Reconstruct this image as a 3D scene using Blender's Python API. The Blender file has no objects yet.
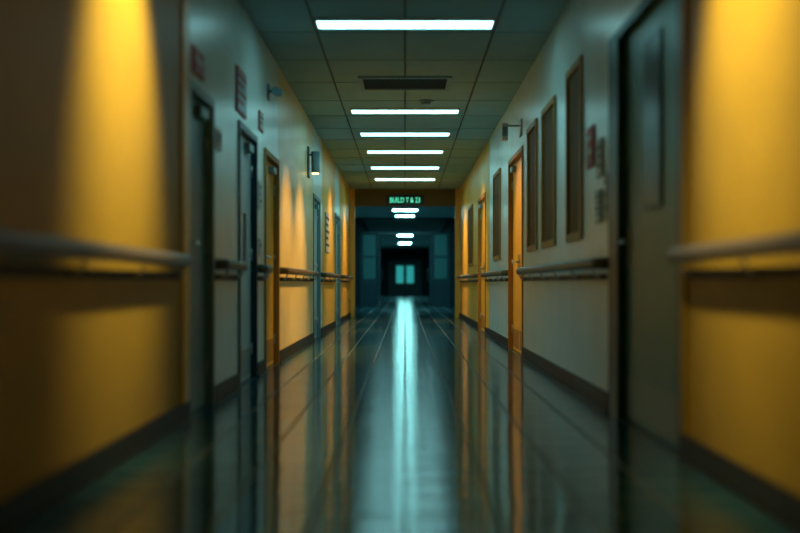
import bpy, math, random
from mathutils import Vector, Matrix
random.seed(4)
sc = bpy.context.scene
try:
    sc.view_settings.view_transform = 'Standard'
    sc.view_settings.look = 'None'
except Exception: pass

W = 1.28; H = 3.0; Y0 = -3.0; Y1 = 25.6; T = 0.2

# ---------------------------------------------------------------- materials
def new_mat(name):
    m = bpy.data.materials.new(name); m.use_nodes = True
    nt = m.node_tree; b = nt.nodes['Principled BSDF']
    return m, nt, b

def paint(name, col, rough=0.5, var=0.06, scale=3.0, bump=0.03, metallic=0.0, coat=0.0, spec=0.5):
    m, nt, b = new_mat(name)
    tc = nt.nodes.new('ShaderNodeTexCoord')
    n = nt.nodes.new('ShaderNodeTexNoise'); n.inputs['Scale'].default_value = scale
    n.inputs['Detail'].default_value = 5
    nt.links.new(tc.outputs['Object'], n.inputs['Vector'])
    r = nt.nodes.new('ShaderNodeValToRGB')
    r.color_ramp.elements[0].position = 0.3; r.color_ramp.elements[1].position = 0.7
    r.color_ramp.elements[0].color = [c*(1-var) for c in col]+[1]
    r.color_ramp.elements[1].color = [min(1, c*(1+var)) for c in col]+[1]
    nt.links.new(n.outputs['Fac'], r.inputs['Fac'])
    nt.links.new(r.outputs['Color'], b.inputs['Base Color'])
    b.inputs['Roughness'].default_value = rough
    b.inputs['Metallic'].default_value = metallic
    b.inputs['Specular IOR Level'].default_value = spec
    b.inputs['Coat Weight'].default_value = coat
    b.inputs['Coat Roughness'].default_value = 0.15
    if bump:
        n2 = nt.nodes.new('ShaderNodeTexNoise'); n2.inputs['Scale'].default_value = scale*40
        nt.links.new(tc.outputs['Object'], n2.inputs['Vector'])
        bp = nt.nodes.new('ShaderNodeBump'); bp.inputs['Strength'].default_value = bump
        bp.inputs['Distance'].default_value = 0.005
        nt.links.new(n2.outputs['Fac'], bp.inputs['Height'])
        nt.links.new(bp.outputs['Normal'], b.inputs['Normal'])
    return m

def emis(name, col, strength):
    m, nt, b = new_mat(name)
    b.inputs['Base Color'].default_value = (0.8, 0.8, 0.8, 1)
    b.inputs['Emission Color'].default_value = (*col, 1)
    b.inputs['Emission Strength'].default_value = strength
    return m

M_white = paint('wall_paint_white', (0.66, 0.79, 0.77), 0.3)
M_creamglow = paint('wall_cream_warm_glow', (0.80, 0.70, 0.38), 0.35)  # cream wall with the yellow of the warm light mixed into its colour
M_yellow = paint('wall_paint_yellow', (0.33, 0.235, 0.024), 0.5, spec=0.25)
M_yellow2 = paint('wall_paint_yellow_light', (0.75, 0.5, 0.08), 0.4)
M_headerdim = paint('header_yellow_dimmed', (0.13, 0.11, 0.035), 0.5, spec=0.25)  # yellow header of the end wall, its dim light put into the colour
M_back = paint('back_wall_paint', (0.03, 0.06, 0.07), 0.6)
M_ceil = paint('ceiling_tile', (0.24, 0.44, 0.48), 0.9, bump=0.3)
M_grid = paint('ceiling_tbar', (0.03, 0.05, 0.055), 0.6, bump=0)
M_grid2 = paint('ceiling_joint', (0.14, 0.24, 0.26), 0.8, bump=0)
M_base = paint('baseboard_vinyl', (0.010, 0.012, 0.014), 0.5, bump=0, spec=0.2)
M_rail = paint('rail_tan', (0.10, 0.075, 0.04), 0.42, bump=0, spec=0.3)
M_metal = paint('brushed_steel', (0.45, 0.47, 0.48), 0.3, bump=0, metallic=1)
M_doorG = paint('door_grey', (0.07, 0.24, 0.32), 0.4)
M_doorL = paint('door_light', (0.42, 0.60, 0.64), 0.4)
M_doorO = paint('door_ochre', (0.75, 0.44, 0.03), 0.45)
M_frameD = paint('frame_dark', (0.012, 0.042, 0.058), 0.4, bump=0, spec=0.3)
M_frameL = paint('frame_grey', (0.16, 0.29, 0.33), 0.4, bump=0)
M_brown = paint('window_brown', (0.36, 0.18, 0.03), 0.5, bump=0, spec=0.2)
M_blind = paint('blind_brown', (0.15, 0.075, 0.02), 0.6, bump=0, spec=0.15)
M_black = paint('black_plastic', (0.01, 0.012, 0.013), 0.4, bump=0)
M_plastic = paint('white_plastic', (0.6, 0.64, 0.62), 0.4, bump=0)
M_red = paint('sign_red', (0.42, 0.02, 0.012), 0.5, bump=0, spec=0.2)
M_paper = paint('paper', (0.6, 0.6, 0.55), 0.7, bump=0)
M_ink = paint('ink', (0.05, 0.06, 0.07), 0.7, bump=0)
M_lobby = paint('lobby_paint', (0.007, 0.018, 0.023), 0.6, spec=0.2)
M_panel = emis('diffuser_cool', (0.38, 0.95, 1.0), 8.0)
M_panelfar = emis('diffuser_far', (0.34, 1.0, 0.98), 32.0)
M_teal = emis('teal_lit_glass', (0.03, 0.6, 0.58), 0.45)
M_tealdim = emis('teal_glow_glass', (0.02, 0.35, 0.38), 0.10)
M_tealdim.node_tree.nodes['Principled BSDF'].inputs['Base Color'].default_value=(0.005,0.02,0.022,1)
M_exit = emis('exit_letters', (0.04, 0.85, 0.5), 1.3)
M_warm = emis('warm_lens', (1.0, 0.62, 0.2), 6.0)

m, nt, b = new_mat('dark_glass'); M_glassd = m
b.inputs['Base Color'].default_value = (0.006, 0.012, 0.014, 1); b.inputs['Roughness'].default_value = 0.3
b.inputs['Specular IOR Level'].default_value = 0.25

# floor: polished tiles
m, nt, b = new_mat('floor_tiles'); M_floor = m
tc = nt.nodes.new('ShaderNodeTexCoord')
br = nt.nodes.new('ShaderNodeTexBrick')
br.offset = 0.0; br.squash = 1.0
br.inputs['Scale'].default_value = 1.0
br.inputs['Brick Width'].default_value = 0.32; br.inputs['Row Height'].default_value = 0.32
br.inputs['Mortar Size'].default_value = 0.007; br.inputs['Mortar Smooth'].default_value = 0.2
br.inputs['Color1'].default_value = (0.008, 0.060, 0.085, 1)
br.inputs['Color2'].default_value = (0.014, 0.078, 0.105, 1)
br.inputs['Mortar'].default_value = (0.003, 0.008, 0.01, 1)
nt.links.new(tc.outputs['Object'], br.inputs['Vector'])
nt.links.new(br.outputs['Color'], b.inputs['Base Color'])
mr = nt.nodes.new('ShaderNodeMapRange'); mr.inputs['To Min'].default_value = 0.125; mr.inputs['To Max'].default_value = 0.7
nt.links.new(br.outputs['Fac'], mr.inputs['Value']); nt.links.new(mr.outputs['Result'], b.inputs['Roughness'])
b.inputs['Anisotropic'].default_value = 0.9
cx = nt.nodes.new('ShaderNodeCombineXYZ'); cx.inputs[1].default_value = 1.0
nt.links.new(cx.outputs[0], b.inputs['Tangent'])
bp = nt.nodes.new('ShaderNodeBump'); bp.invert = True
bp.inputs['Strength'].default_value = 0.6; bp.inputs['Distance'].default_value = 0.002
nt.links.new(br.outputs['Fac'], bp.inputs['Height'])
mp = nt.nodes.new('ShaderNodeMapping'); mp.inputs['Scale'].default_value = (0.8, 11.0, 1.0)
nt.links.new(tc.outputs['Object'], mp.inputs['Vector'])
nz = nt.nodes.new('ShaderNodeTexNoise'); nz.inputs['Scale'].default_value = 1.0; nz.inputs['Detail'].default_value = 2
nt.links.new(mp.outputs['Vector'], nz.inputs['Vector'])
bp2 = nt.nodes.new('ShaderNodeBump'); bp2.inputs['Strength'].default_value = 1.0; bp2.inputs['Distance'].default_value = 0.009
nt.links.new(nz.outputs['Fac'], bp2.inputs['Height']); nt.links.new(bp.outputs['Normal'], bp2.inputs['Normal'])
nt.links.new(bp2.outputs['Normal'], b.inputs['Normal'])
b.inputs['IOR'].default_value = 2.8
b.inputs['Specular Tint'].default_value = (0.85, 0.97, 1.0, 1)

# ---------------------------------------------------------------- builder
class MB:
    def __init__(s, name): s.name=name; s.v=[]; s.f=[]; s.fm=[]; s.mats=[]; s.sm=[]
    def mi(s, m):
        if m not in s.mats: s.mats.append(m)
        return s.mats.index(m)
    def box(s, x0,x1,y0,y1,z0,z1, m):
        if x0>x1: x0,x1=x1,x0
        k=len(s.v)
        s.v += [(x0,y0,z0),(x1,y0,z0),(x1,y1,z0),(x0,y1,z0),(x0,y0,z1),(x1,y0,z1),(x1,y1,z1),(x0,y1,z1)]
        for f in [(0,3,2,1),(4,5,6,7),(0,1,5,4),(1,2,6,5),(2,3,7,6),(3,0,4,7)]:
            s.f.append(tuple(k+i for i in f)); s.fm.append(s.mi(m)); s.sm.append(False)
    def sbox(s, side, d0,d1,y0,y1,z0,z1,m):
        s.box(side*(W+d0), side*(W+d1), y0,y1,z0,z1,m)
    def tube(s, pts, r, m, seg=14, sz=1.0):
        pts=[Vector(p) for p in pts]; rings=[]
        for i,p in enumerate(pts):
            a=pts[max(0,i-1)]; c=pts[min(len(pts)-1,i+1)]; t=(c-a).normalized()
            up=Vector((0,0,1)) if abs(t.z)<0.95 else Vector((0,1,0))
            u=t.cross(up).normalized(); w=u.cross(t).normalized()
            k=len(s.v)
            for j in range(seg):
                an=2*math.pi*j/seg
                s.v.append(tuple(p+u*math.cos(an)*r+w*math.sin(an)*r*sz))
            rings.append(k)
        for a,c in zip(rings[:-1],rings[1:]):
            for j in range(seg):
                j2=(j+1)%seg
                s.f.append((a+j,a+j2,c+j2,c+j)); s.fm.append(s.mi(m)); s.sm.append(True)
        s.f.append(tuple(rings[0]+j for j in range(seg))[::-1]); s.fm.append(s.mi(m)); s.sm.append(False)
        s.f.append(tuple(rings[-1]+j for j in range(seg))); s.fm.append(s.mi(m)); s.sm.append(False)
    def make(s, parent=None, bevel=0.0, origin=None):
        if origin is None:
            if parent is not None: origin = parent.location.copy()
            else:
                mn=[min(v[i] for v in s.v) for i in range(3)]; mx=[max(v[i] for v in s.v) for i in range(3)]
                origin=Vector([(a+b)/2 for a,b in zip(mn,mx)])
        o=Vector(origin)
        me=bpy.data.meshes.new(s.name)
        me.from_pydata([tuple(Vector(v)-o) for v in s.v],[],s.f)
        for mm in s.mats: me.materials.append(mm)
        for p,i,sm in zip(me.polygons,s.fm,s.sm): p.material_index=i; p.use_smooth=sm
        me.update()
        import bmesh
        bm=bmesh.new(); bm.from_mesh(me); bmesh.ops.recalc_face_normals(bm,faces=bm.faces); bm.to_mesh(me); bm.free()
        ob=bpy.data.objects.new(s.name,me); sc.collection.objects.link(ob)
        if parent is not None: ob.parent=parent
        else: ob.location=o
        if bevel:
            bv=ob.modifiers.new('bevel','BEVEL'); bv.width=bevel; bv.segments=2; bv.limit_method='ANGLE'
        return ob

def empty(name, loc):
    e=bpy.data.objects.new(name,None); e.location=loc; e.empty_display_size=0.1
    sc.collection.objects.link(e); return e

# ---------------------------------------------------------------- room shell
def wall(side, name, segs, opens):
    mb=MB(name)
    cuts=sorted(set([Y0,Y1]+[e for e,_ in segs]+[o[0] for o in opens]+[o[1] for o in opens]))
    for a,c in zip(cuts[:-1],cuts[1:]):
        mid=(a+c)/2
        if c>Y1+0.01: continue
        mat=[m for e,m in segs if mid<e][0]
        op=[o for o in opens if o[0]<mid<o[1]]
        if not op: mb.sbox(side,0,T,a,c,0,H,mat)
        else:
            o=op[0]
            if o[2]>0: mb.sbox(side,0,T,a,c,0,o[2],mat)
            mb.sbox(side,0,T,a,c,o[3],H,mat)
    return mb.make()

L_doors=[(6.46,7.32,2.02),(8.43,9.45,2.06),(10.0,11.1,2.04),(15.3,16.5,2.06),(20.1,21.5,2.1)]
R_doors=[(5.06,6.85,2.32),(11.9,13.5,2.3),(17.4,19.1,2.25)]
R_wins=[(7.9,8.64,1.13,2.45),(9.3,10.2,1.13,2.4),(10.6,11.4,1.13,2.4),(14.7,15.8,1.13,2.35),(20.6,22.0,1.13,2.3)]
wall(-1,'wall_left',[(6.46,M_yellow),(11.1,M_white),(15.3,M_creamglow),(17.0,M_white),(20.1,M_yellow2),(21.5,M_white),(Y1+1,M_yellow2)],[(a,b_,0,h) for a,b_,h in L_doors])
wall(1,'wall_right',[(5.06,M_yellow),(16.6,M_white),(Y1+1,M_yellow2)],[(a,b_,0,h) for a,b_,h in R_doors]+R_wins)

f=MB('floor')
f.box(-2.6,2.6,Y0-T,75,-0.15,0,M_floor); f.make(origin=(0,0,0))
c=MB('ceiling'); c.box(-2.6,2.6,Y0-T,75,H,H+0.15,M_ceil); c.make(origin=(0,0,0))
g=MB('ceiling_grid')
for x in (-0.77,0,0.77): g.box(x-0.009,x+0.009,Y0,Y1,H-0.006,H,M_grid)
y=Y0+0.6
while y<Y1:
    for x0,x1 in ((-W,-0.78),(-0.76,-0.01),(0.01,0.76),(0.78,W)): g.box(x0,x1,y-0.005,y+0.005,H-0.004,H,M_grid2)
    y+=1.2
g.make()
wb=MB('wall_back'); wb.box(-W-T,W+T,Y0-T,Y0,0,H,M_back); wb.make()
we=MB('wall_end')
OW=1.17; OH=2.6
we.box(-2.6,-OW,Y1,Y1+T,0,H,M_yellow2); we.box(OW,2.6,Y1,Y1+T,0,H,M_yellow2); we.box(-OW,OW,Y1,Y1+T,OH,H,M_headerdim)
we.make()
YL=37.0
for s,n in ((-1,'wall_lobby_left'),(1,'wall_lobby_right')):
    mb=MB(n); mb.box(s*2.4,s*2.6,Y1+T,YL,0,H,M_lobby)
    mb.box(s*1.5,s*2.6,YL,YL+T,0,H,M_lobby); mb.box(s*1.5,s*1.7,YL+T,70,0,H,M_lobby); mb.make()
mb=MB('wall_far'); mb.box(-1.7,1.7,70,70.2,0,H,M_lobby); mb.make()

def baseboard(side,name,doors):
    mb=MB(name); a=Y0
    for d in doors+[(Y1,None,None)]:
        mb.sbox(side,-0.02,0,a,d[0],0,0.12,M_base)
        mb.sbox(side,-0.028,0,a,d[0],0.0,0.02,M_base)
        a=d[1]
    return mb.make()
baseboard(-1,'baseboard_left',L_doors); baseboard(1,'baseboard_right',R_doors)

# ---------------------------------------------------------------- doors
def door(n, side, y0,y1,h, leafm, framem, double=False, window=None, closer=True, pull=False, fwfar=0.05, flip=False):
    e=empty('door_%d'%n,(side*(W+0.1),(y0+y1)/2,0))
    fr=MB('frame'); fw=0.05
    for a,c in ((y0,y0+fw),(y1-fwfar,y1)): fr.sbox(side,-0.015,T-0.02,a,c,0,h,framem)
    fr.sbox(side,-0.015,T-0.02,y0+fw,y1-fwfar,h-fw,h,framem)
    fr.make(e)
    D=0.04
    ys=[(y0+fw,y1-fwfar)] if not double else [(y0+fw,(y0+y1)/2-0.002),((y0+y1)/2+0.002,y1-fwfar)]
    for i,(a,c) in enumerate(ys):
        lf=MB('leaf_%d'%(i+1)); lf.sbox(side,D,D+0.045,a+.003,c-.003,0.006,h-fw-.003,leafm)
        lf.sbox(side,D-0.003,D,a+0.04,c-0.04,0.04,0.26,framem if framem is M_brown else M_frameL)
        if window:
            wy,w0,w1=window
            lf.sbox(side,D-0.01,D,wy-0.2,wy+0.2,w0,w1,M_frameD)
            lf.sbox(side,D-0.013,D-0.01,wy-0.17,wy+0.17,w0+.03,w1-.03,M_glassd)
        lf.make(e)
        hd=MB('handle_%d'%(i+1))
        hy = (c-0.09 if flip else a+0.09) if (i==0 and not double) else (c-0.09 if i==0 else a+0.09)
        sg = 1 if hy<(a+c)/2 else -1
        X=lambda d: side*(W+d)
        if pull:
            hd.tube([(X(D),hy,0.95),(X(D-.07),hy,0.95),(X(D-.07),hy,1.35),(X(D),hy,1.35)],0.013,M_metal)
        else:
            hd.sbox(side,D-0.008,D,hy-0.03,hy+0.03,0.9,1.14,M_metal)
            hd.tube([(X(D-.004),hy,1.05),(X(D-.055),hy,1.05),(X(D-.058),hy+sg*0.02,1.05),(X(D-.058),hy+sg*0.13,1.05)],0.011,M_metal)
        hd.make(e)
        hg=MB('hinges_%d'%(i+1)); gy = c-0.004 if sg>0 else a+0.004
        for z in (0.25,1.05,h-0.3): hg.tube([(X(D-.008),gy,z-0.05),(X(D-.008),gy,z+0.05)],0.009,M_metal,8)
        hg.make(e)
    if closer:
        cl=MB('closer'); cl.sbox(side,D-0.05,D,y1-0.45,y1-0.2,h-0.16,h-0.1,M_frameL); cl.make(e)
    return e
door(1,-1,*L_doors[0],M_doorG,M_frameL)
door(2,-1,*L_doors[1],M_doorL,M_frameD,pull=True)
door(3,-1,*L_doors[2],M_doorO,M_brown)
door(4,-1,*L_doors[3],M_doorL,M_frameL)
door(5,-1,*L_doors[4],M_doorL,M_frameL)
door(6,1,*R_doors[0],M_doorG,M_frameD,window=(5.83,1.2,2.12),closer=False,fwfar=0.3,flip=True)
door(7,1,*R_doors[1],M_doorO,M_brown,double=True)
door(8,1,*R_doors[2],M_doorO,M_brown,double=True)

# windows right wall
for i,(y0,y1,z0,z1) in enumerate(R_wins):
    e=empty('window_%d'%(i+1),(W+0.1,(y0+y1)/2,z0))
    fr=MB('frame'); w=0.055
    for a,c in ((y0,y0+w),(y1-w,y1)): fr.sbox(1,-0.02,T,a,c,z0,z1,M_brown)
    fr.sbox(1,-0.02,T,y0+w,y1-w,z1-w,z1,M_brown); fr.sbox(1,-0.02,T,y0+w,y1-w,z0,z0+w,M_brown)
    fr.make(e)
    gl=MB('glass'); gl.sbox(1,0.05,0.058,y0+w,y1-w,z0+w,z1-w,M_glassd); gl.make(e)
    bl=MB('blind'); z=z0+w+0.01
    while z<z1-w-0.02:
        bl.sbox(1,0.0,0.024,y0+w+.006,y1-w-.006,z,z+0.024,M_blind); z+=0.03
    bl.make(e)

mb=MB('trim_1'); mb.sbox(-1,-0.015,0,6.28,6.46,0.12,H,M_yellow2); mb.make()
mb=MB('trim_2'); mb.sbox(1,-0.015,0,4.98,5.06,0.12,H,M_yellow); mb.make()

# ---------------------------------------------------------------- handrails
def rail(side,y0,y1,mat=M_rail):
    e=empty('handrail',(side*(W-0.05),(y0+y1)/2,0.92))
    X=lambda d: side*(W-d)
    t=MB('rail_bar'); z=0.935
    pts=[(X(0.0),y0,z),(X(0.045),y0+0.005,z),(X(0.066),y0+0.02,z),(X(0.074),y0+0.06,z)]
    pts+=[(X(0.074),y1-0.06,z),(X(0.066),y1-0.02,z),(X(0.045),y1-0.005,z),(X(0.0),y1,z)]
    t.tube(pts,0.021,mat,20,1.7); t.make(e)
    k=MB('bumper_strip'); k.sbox(side,-0.02,0,y0+0.01,y1-0.01,0.83,0.87,M_base)
    k.make(e,bevel=0.005)
    br=MB('brackets'); n=max(2,int((y1-y0)/0.9)+1)
    for i in range(n):
        y=y0+0.15+(y1-y0-0.3)*i/(n-1)
        br.tube([(X(0.0),y,0.85),(X(0.05),y,0.855),(X(0.072),y,0.91)],0.009,M_metal,8)
        br.sbox(side,-0.024,-0.02,y-0.025,y+0.025,0.83,0.87,M_base)
    br.make(e)
rail(-1,-2.5,6.2)
rail(-1,7.38,8.37); rail(-1,9.5,9.95); rail(-1,11.2,15.2); rail(-1,16.6,20.0); rail(-1,21.6,25.3)
rail(1,-2.5,5.0); rail(1,6.95,11.8); rail(1,13.6,17.3); rail(1,19.2,25.3)

# ---------------------------------------------------------------- ceiling lights
def clight(y0,y1,w,mat=M_panel):
    e=empty('ceiling_light',(0,(y0+y1)/2,H))
    fr=MB('housing'); b_=0.02
    fr.box(-w/2-b_,w/2+b_,y0-b_,y0,H-0.03,H,M_plastic); fr.box(-w/2-b_,w/2+b_,y1,y1+b_,H-0.03,H,M_plastic)
    fr.box(-w/2-b_,-w/2,y0,y1,H-0.03,H,M_plastic); fr.box(w/2,w/2+b_,y0,y1,H-0.03,H,M_plastic)
    fr.make(e)
    d=MB('diffuser'); d.box(-w/2,w/2,y0,y1,H-0.022,H-0.008,mat); d.make(e)
for y0,y1,w in ((9.08,9.35,1.46),(13.75,14.05,1.34),(15.85,16.2,1.28),(18.0,18.35,1.24),(20.5,20.9,1.26),(22.8,23.2,1.24)):
    clight(y0,y1,w)
for y0,y1,w in ((32.3,33.1,0.73),(35.2,35.9,0.6),(49.5,50.8,0.68),(59,61,0.65)): clight(y0,y1,w,M_panelfar)

v=MB('ceiling_vent'); y0,y1,w=11.65,12.4,1.0
v.box(-w/2,w/2,y0,y0+0.05,H-0.02,H,M_frameL); v.box(-w/2,w/2,y1-0.05,y1,H-0.02,H,M_frameL)
v.box(-w/2,-w/2+0.05,y0+.05,y1-.05,H-0.02,H,M_frameL); v.box(w/2-0.05,w/2,y0+.05,y1-.05,H-0.02,H,M_frameL)
v.box(-w/2+.05,w/2-.05,y0+.05,y1-.05,H-0.004,H,M_black)
for i in range(9):
    yy=y0+0.08+i*0.068; v.box(-w/2+.05,w/2-.05,yy,yy+0.02,H-0.018,H-0.004,M_grid)
v.make()
v=MB('smoke_detector'); v.tube([(0.25,13.2,H),(0.25,13.2,H-0.02),],0.09,M_frameL,24); v.tube([(0.25,13.2,H-0.02),(0.25,13.2,H-0.05)],0.06,M_frameL,24); v.make()

# ---------------------------------------------------------------- exit sign
e=empty('exit_sign',(0,Y1-0.03,2.73))
mb=MB('sign_box'); mb.box(-0.43,0.43,Y1-0.05,Y1,2.61,2.85,M_black); mb.make(e,bevel=0.006)
cu=bpy.data.curves.new('letters','FONT'); cu.body='BUILD T & 23'; cu.size=0.17; cu.align_x='CENTER'; cu.align_y='CENTER'; cu.extrude=0.003
cu.materials.append(M_exit)
t=bpy.data.objects.new('letters',cu); sc.collection.objects.link(t); t.parent=e; t.location=(0,-0.024,0); t.rotation_euler=(math.pi/2,0,0)
t.scale=(0.72,1,1)

# glazed double doors (open)
e=empty('door_9',(0,YL,0))
fr=MB('frame')
for x in (-1.5,-0.95,0.90,1.45): fr.box(x,x+0.05,YL,YL+0.08,0,2.45,M_frameD)
fr.box(-1.5,1.5,YL,YL+0.08,2.45,2.52,M_frameD); fr.box(-1.5,1.5,YL,YL+0.08,2.94,H,M_frameD)
fr.make(e)
for i,sx in enumerate((-1,1)):
    l=MB('leaf_%d'%(i+1)); xa,xb=sx*0.84,sx*0.885
    ya=YL+0.1; yb=YL+0.98
    l.box(xa,xb,ya,ya+0.09,0.006,2.44,M_frameD); l.box(xa,xb,yb-0.09,yb,0.006,2.44,M_frameD)
    l.box(xa,xb,ya+.09,yb-.09,2.34,2.44,M_frameD); l.box(xa,xb,ya+.09,yb-.09,0.006,0.2,M_frameD)
    l.box(xa,xb,ya+.09,yb-.09,1.0,1.06,M_frameD)
    l.box(sx*0.86,sx*0.866,ya+.09,yb-.09,0.2,2.34,M_glassd)
    l.tube([(xa,yb-.045,0.9),(xa-sx*.06,yb-.045,0.9),(xa-sx*.06,yb-.045,1.3),(xa,yb-.045,1.3)],0.014,M_metal)
    l.make(e)
sl=MB('sidelights')
for a,c_ in ((-1.45,-0.95),(0.95,1.45)):
    for za,zb in ((0.95,1.65),(1.72,2.43)):
        sl.box(a+.04,c_-.04,YL+0.025,YL+0.036,za,zb,M_tealdim)
    sl.box(a,c_,YL+0.036,YL+0.05,0.0,2.45,M_frameD)
sl.make(e)
# far double doors with lit vision panels
e=empty('door_10',(0,69.9,0))
mb=MB('frame'); mb.box(-1.06,-1.0,69.85,70,0,2.2,M_frameD); mb.box(1.0,1.06,69.85,70,0,2.2,M_frameD); mb.box(-1.06,1.06,69.85,70,2.2,2.26,M_frameD); mb.make(e)
for i,sx in enumerate((-1,1)):
    mb=MB('leaf_%d'%(i+1)); mb.box(sx*0.01,sx*0.99,69.9,69.95,0.005,2.19,M_frameD)
    mb.box(sx*0.1,sx*0.55,69.88,69.9,0.8,1.9,M_teal)
    mb.tube([(sx*0.06,69.9,0.95),(sx*0.06,69.84,0.95),(sx*0.06,69.84,1.25),(sx*0.06,69.9,1.25)],0.012,M_metal); mb.make(e)

# ---------------------------------------------------------------- wall signs
def sign(name,side,y0,y1,z0,z1,frame,face,lines=4,ink=M_ink):
    mb=MB(name)
    mb.sbox(side,-0.012,0,y0,y1,z0,z1,frame)
    b_=min(0.02,(y1-y0)*0.1)
    mb.sbox(side,-0.015,-0.012,y0+b_,y1-b_,z0+b_,z1-b_,face)
    hh=(z1-z0-2*b_)
    for i in range(lines):
        z=z1-b_-hh*(i+0.8)/(lines+0.6)
        mb.sbox(side,-0.0165,-0.015,y0+b_*2,y1-b_*2-(0.25*(y1-y0) if i%2 else 0),z,z+hh*0.4/(lines+0.6),ink)
    return mb.make()
sign('wall_sign',-1,6.6,6.95,2.08,2.24,M_red,M_red,1,M_paper)
sign('notice_board',-1,8.3,8.8,2.12,2.46,M_red,M_frameL,4,M_red)
sign('room_number_plate',-1,7.42,7.62,1.72,1.86,M_plastic,M_paper,2)
sign('information_card',-1,9.55,9.72,1.45,1.7,M_plastic,M_paper,3)
sign('warning_sign',-1,9.6,9.85,2.15,2.32,M_red,M_paper,2)
sign('wall_poster',-1,17.6,18.4,1.3,1.95,M_frameL,M_paper,5)
sign('fire_notice',1,7.42,7.68,1.6,1.88,M_red,M_red,2,M_paper)
sign('safety_notice',1,7.08,7.30,1.5,1.75,M_frameL,M_paper,3)
sign('evacuation_plan',1,7.12,7.34,1.2,1.42,M_frameL,M_paper,4)
sign('door_plaque',1,6.9,6.99,1.2,1.5,M_plastic,M_paper,3)
sign('light_switch',-1,9.6,9.7,1.05,1.2,M_plastic,M_plastic,1)

mb=MB('security_camera'); X=lambda d:-(W-d)
mb.sbox(-1,-0.015,0,10.2,10.32,2.52,2.66,M_frameL)
mb.tube([(X(0.01),10.26,2.6),(X(0.08),10.26,2.6)],0.015,M_frameL)
mb.tube([(X(0.09),10.12,2.58),(X(0.09),10.4,2.61)],0.04,M_frameL); mb.make()
mb=MB('wall_sconce')
mb.sbox(-1,-0.02,0,14.4,14.6,2.2,2.6,M_frameD)
mb.tube([(X(0.02),14.5,2.5),(X(0.1),14.5,2.5)],0.015,M_metal)
mb.tube([(X(0.10),14.5,2.26),(X(0.10),14.5,2.32),(X(0.10),14.5,2.54)],0.055,M_frameL,20)
mb.tube([(X(0.10),14.5,2.245),(X(0.10),14.5,2.26)],0.045,M_warm,20)
mb.make()
mb=MB('nurse_call_lamp'); X2=lambda d:(W-d)
mb.sbox(1,-0.02,0,12.0,12.2,2.42,2.6,M_plastic)
mb.tube([(X2(0.02),12.1,2.54),(X2(0.16),12.1,2.54)],0.012,M_plastic)
mb.box(X2(0.22),X2(0.15),12.04,12.16,2.38,2.56,M_plastic)
mb.box(X2(0.215),X2(0.155),12.03,12.04,2.42,2.52,M_frameL)
mb.make(bevel=0.004)

# ---------------------------------------------------------------- warm wall washes: near pair ceiling lamps, the rest added spots
def washer(side,y,energy,dist=0.9,size=60,aim=0.78,col=(1.0,0.72,0.28),blend=1.0):
    x=side*(W-dist)
    L=bpy.data.lights.new('wash_spot','SPOT'); L.energy=energy; L.color=col; L.spot_size=math.radians(size); L.spot_blend=blend
    L.shadow_soft_size=0.08
    o=bpy.data.objects.new('wash_spot',L); sc.collection.objects.link(o); o.location=(x,y,H-0.03)
    d=Vector((side*aim,0,-1)).normalized(); o.rotation_euler=d.to_track_quat('-Z','Y').to_euler()
washer(-1,5.0,640); washer(1,4.1,640)
wc=(1.0,0.50,0.08)  # spots below are added for warm glow on walls and doors, no ceiling fixtures
washer(-1,11.9,430,dist=1.3,aim=0.56,size=58,col=wc)
washer(-1,13.4,430,dist=1.3,aim=0.56,size=58,col=wc)
washer(-1,18.8,260,dist=1.0,aim=0.6,col=wc,size=70); washer(-1,23.4,300,dist=1.0,aim=0.6,col=wc,size=70)
washer(1,12.7,190,aim=0.6,col=wc,size=50); washer(1,18.0,320,dist=1.0,aim=0.6,col=wc,size=70); washer(1,23.4,360,dist=1.0,aim=0.6,col=wc,size=70)

w=bpy.data.worlds.new('World'); sc.world=w; w.use_nodes=True
w.node_tree.nodes['Background'].inputs[0].default_value=(0.01,0.02,0.025,1)
w.node_tree.nodes['Background'].inputs[1].default_value=0.3

cd=bpy.data.cameras.new('camera'); cam=bpy.data.objects.new('camera',cd); sc.collection.objects.link(cam)
cam.location=(0,0,0.81); cam.rotation_euler=(math.pi/2,0,0)
cd.lens=49.5; cd.sensor_width=36; cd.shift_x=-5/800; cd.shift_y=16.5/800; cd.clip_end=200
cd.dof.use_dof=True; cd.dof.focus_distance=15; cd.dof.aperture_fstop=0.75
sc.camera=cam
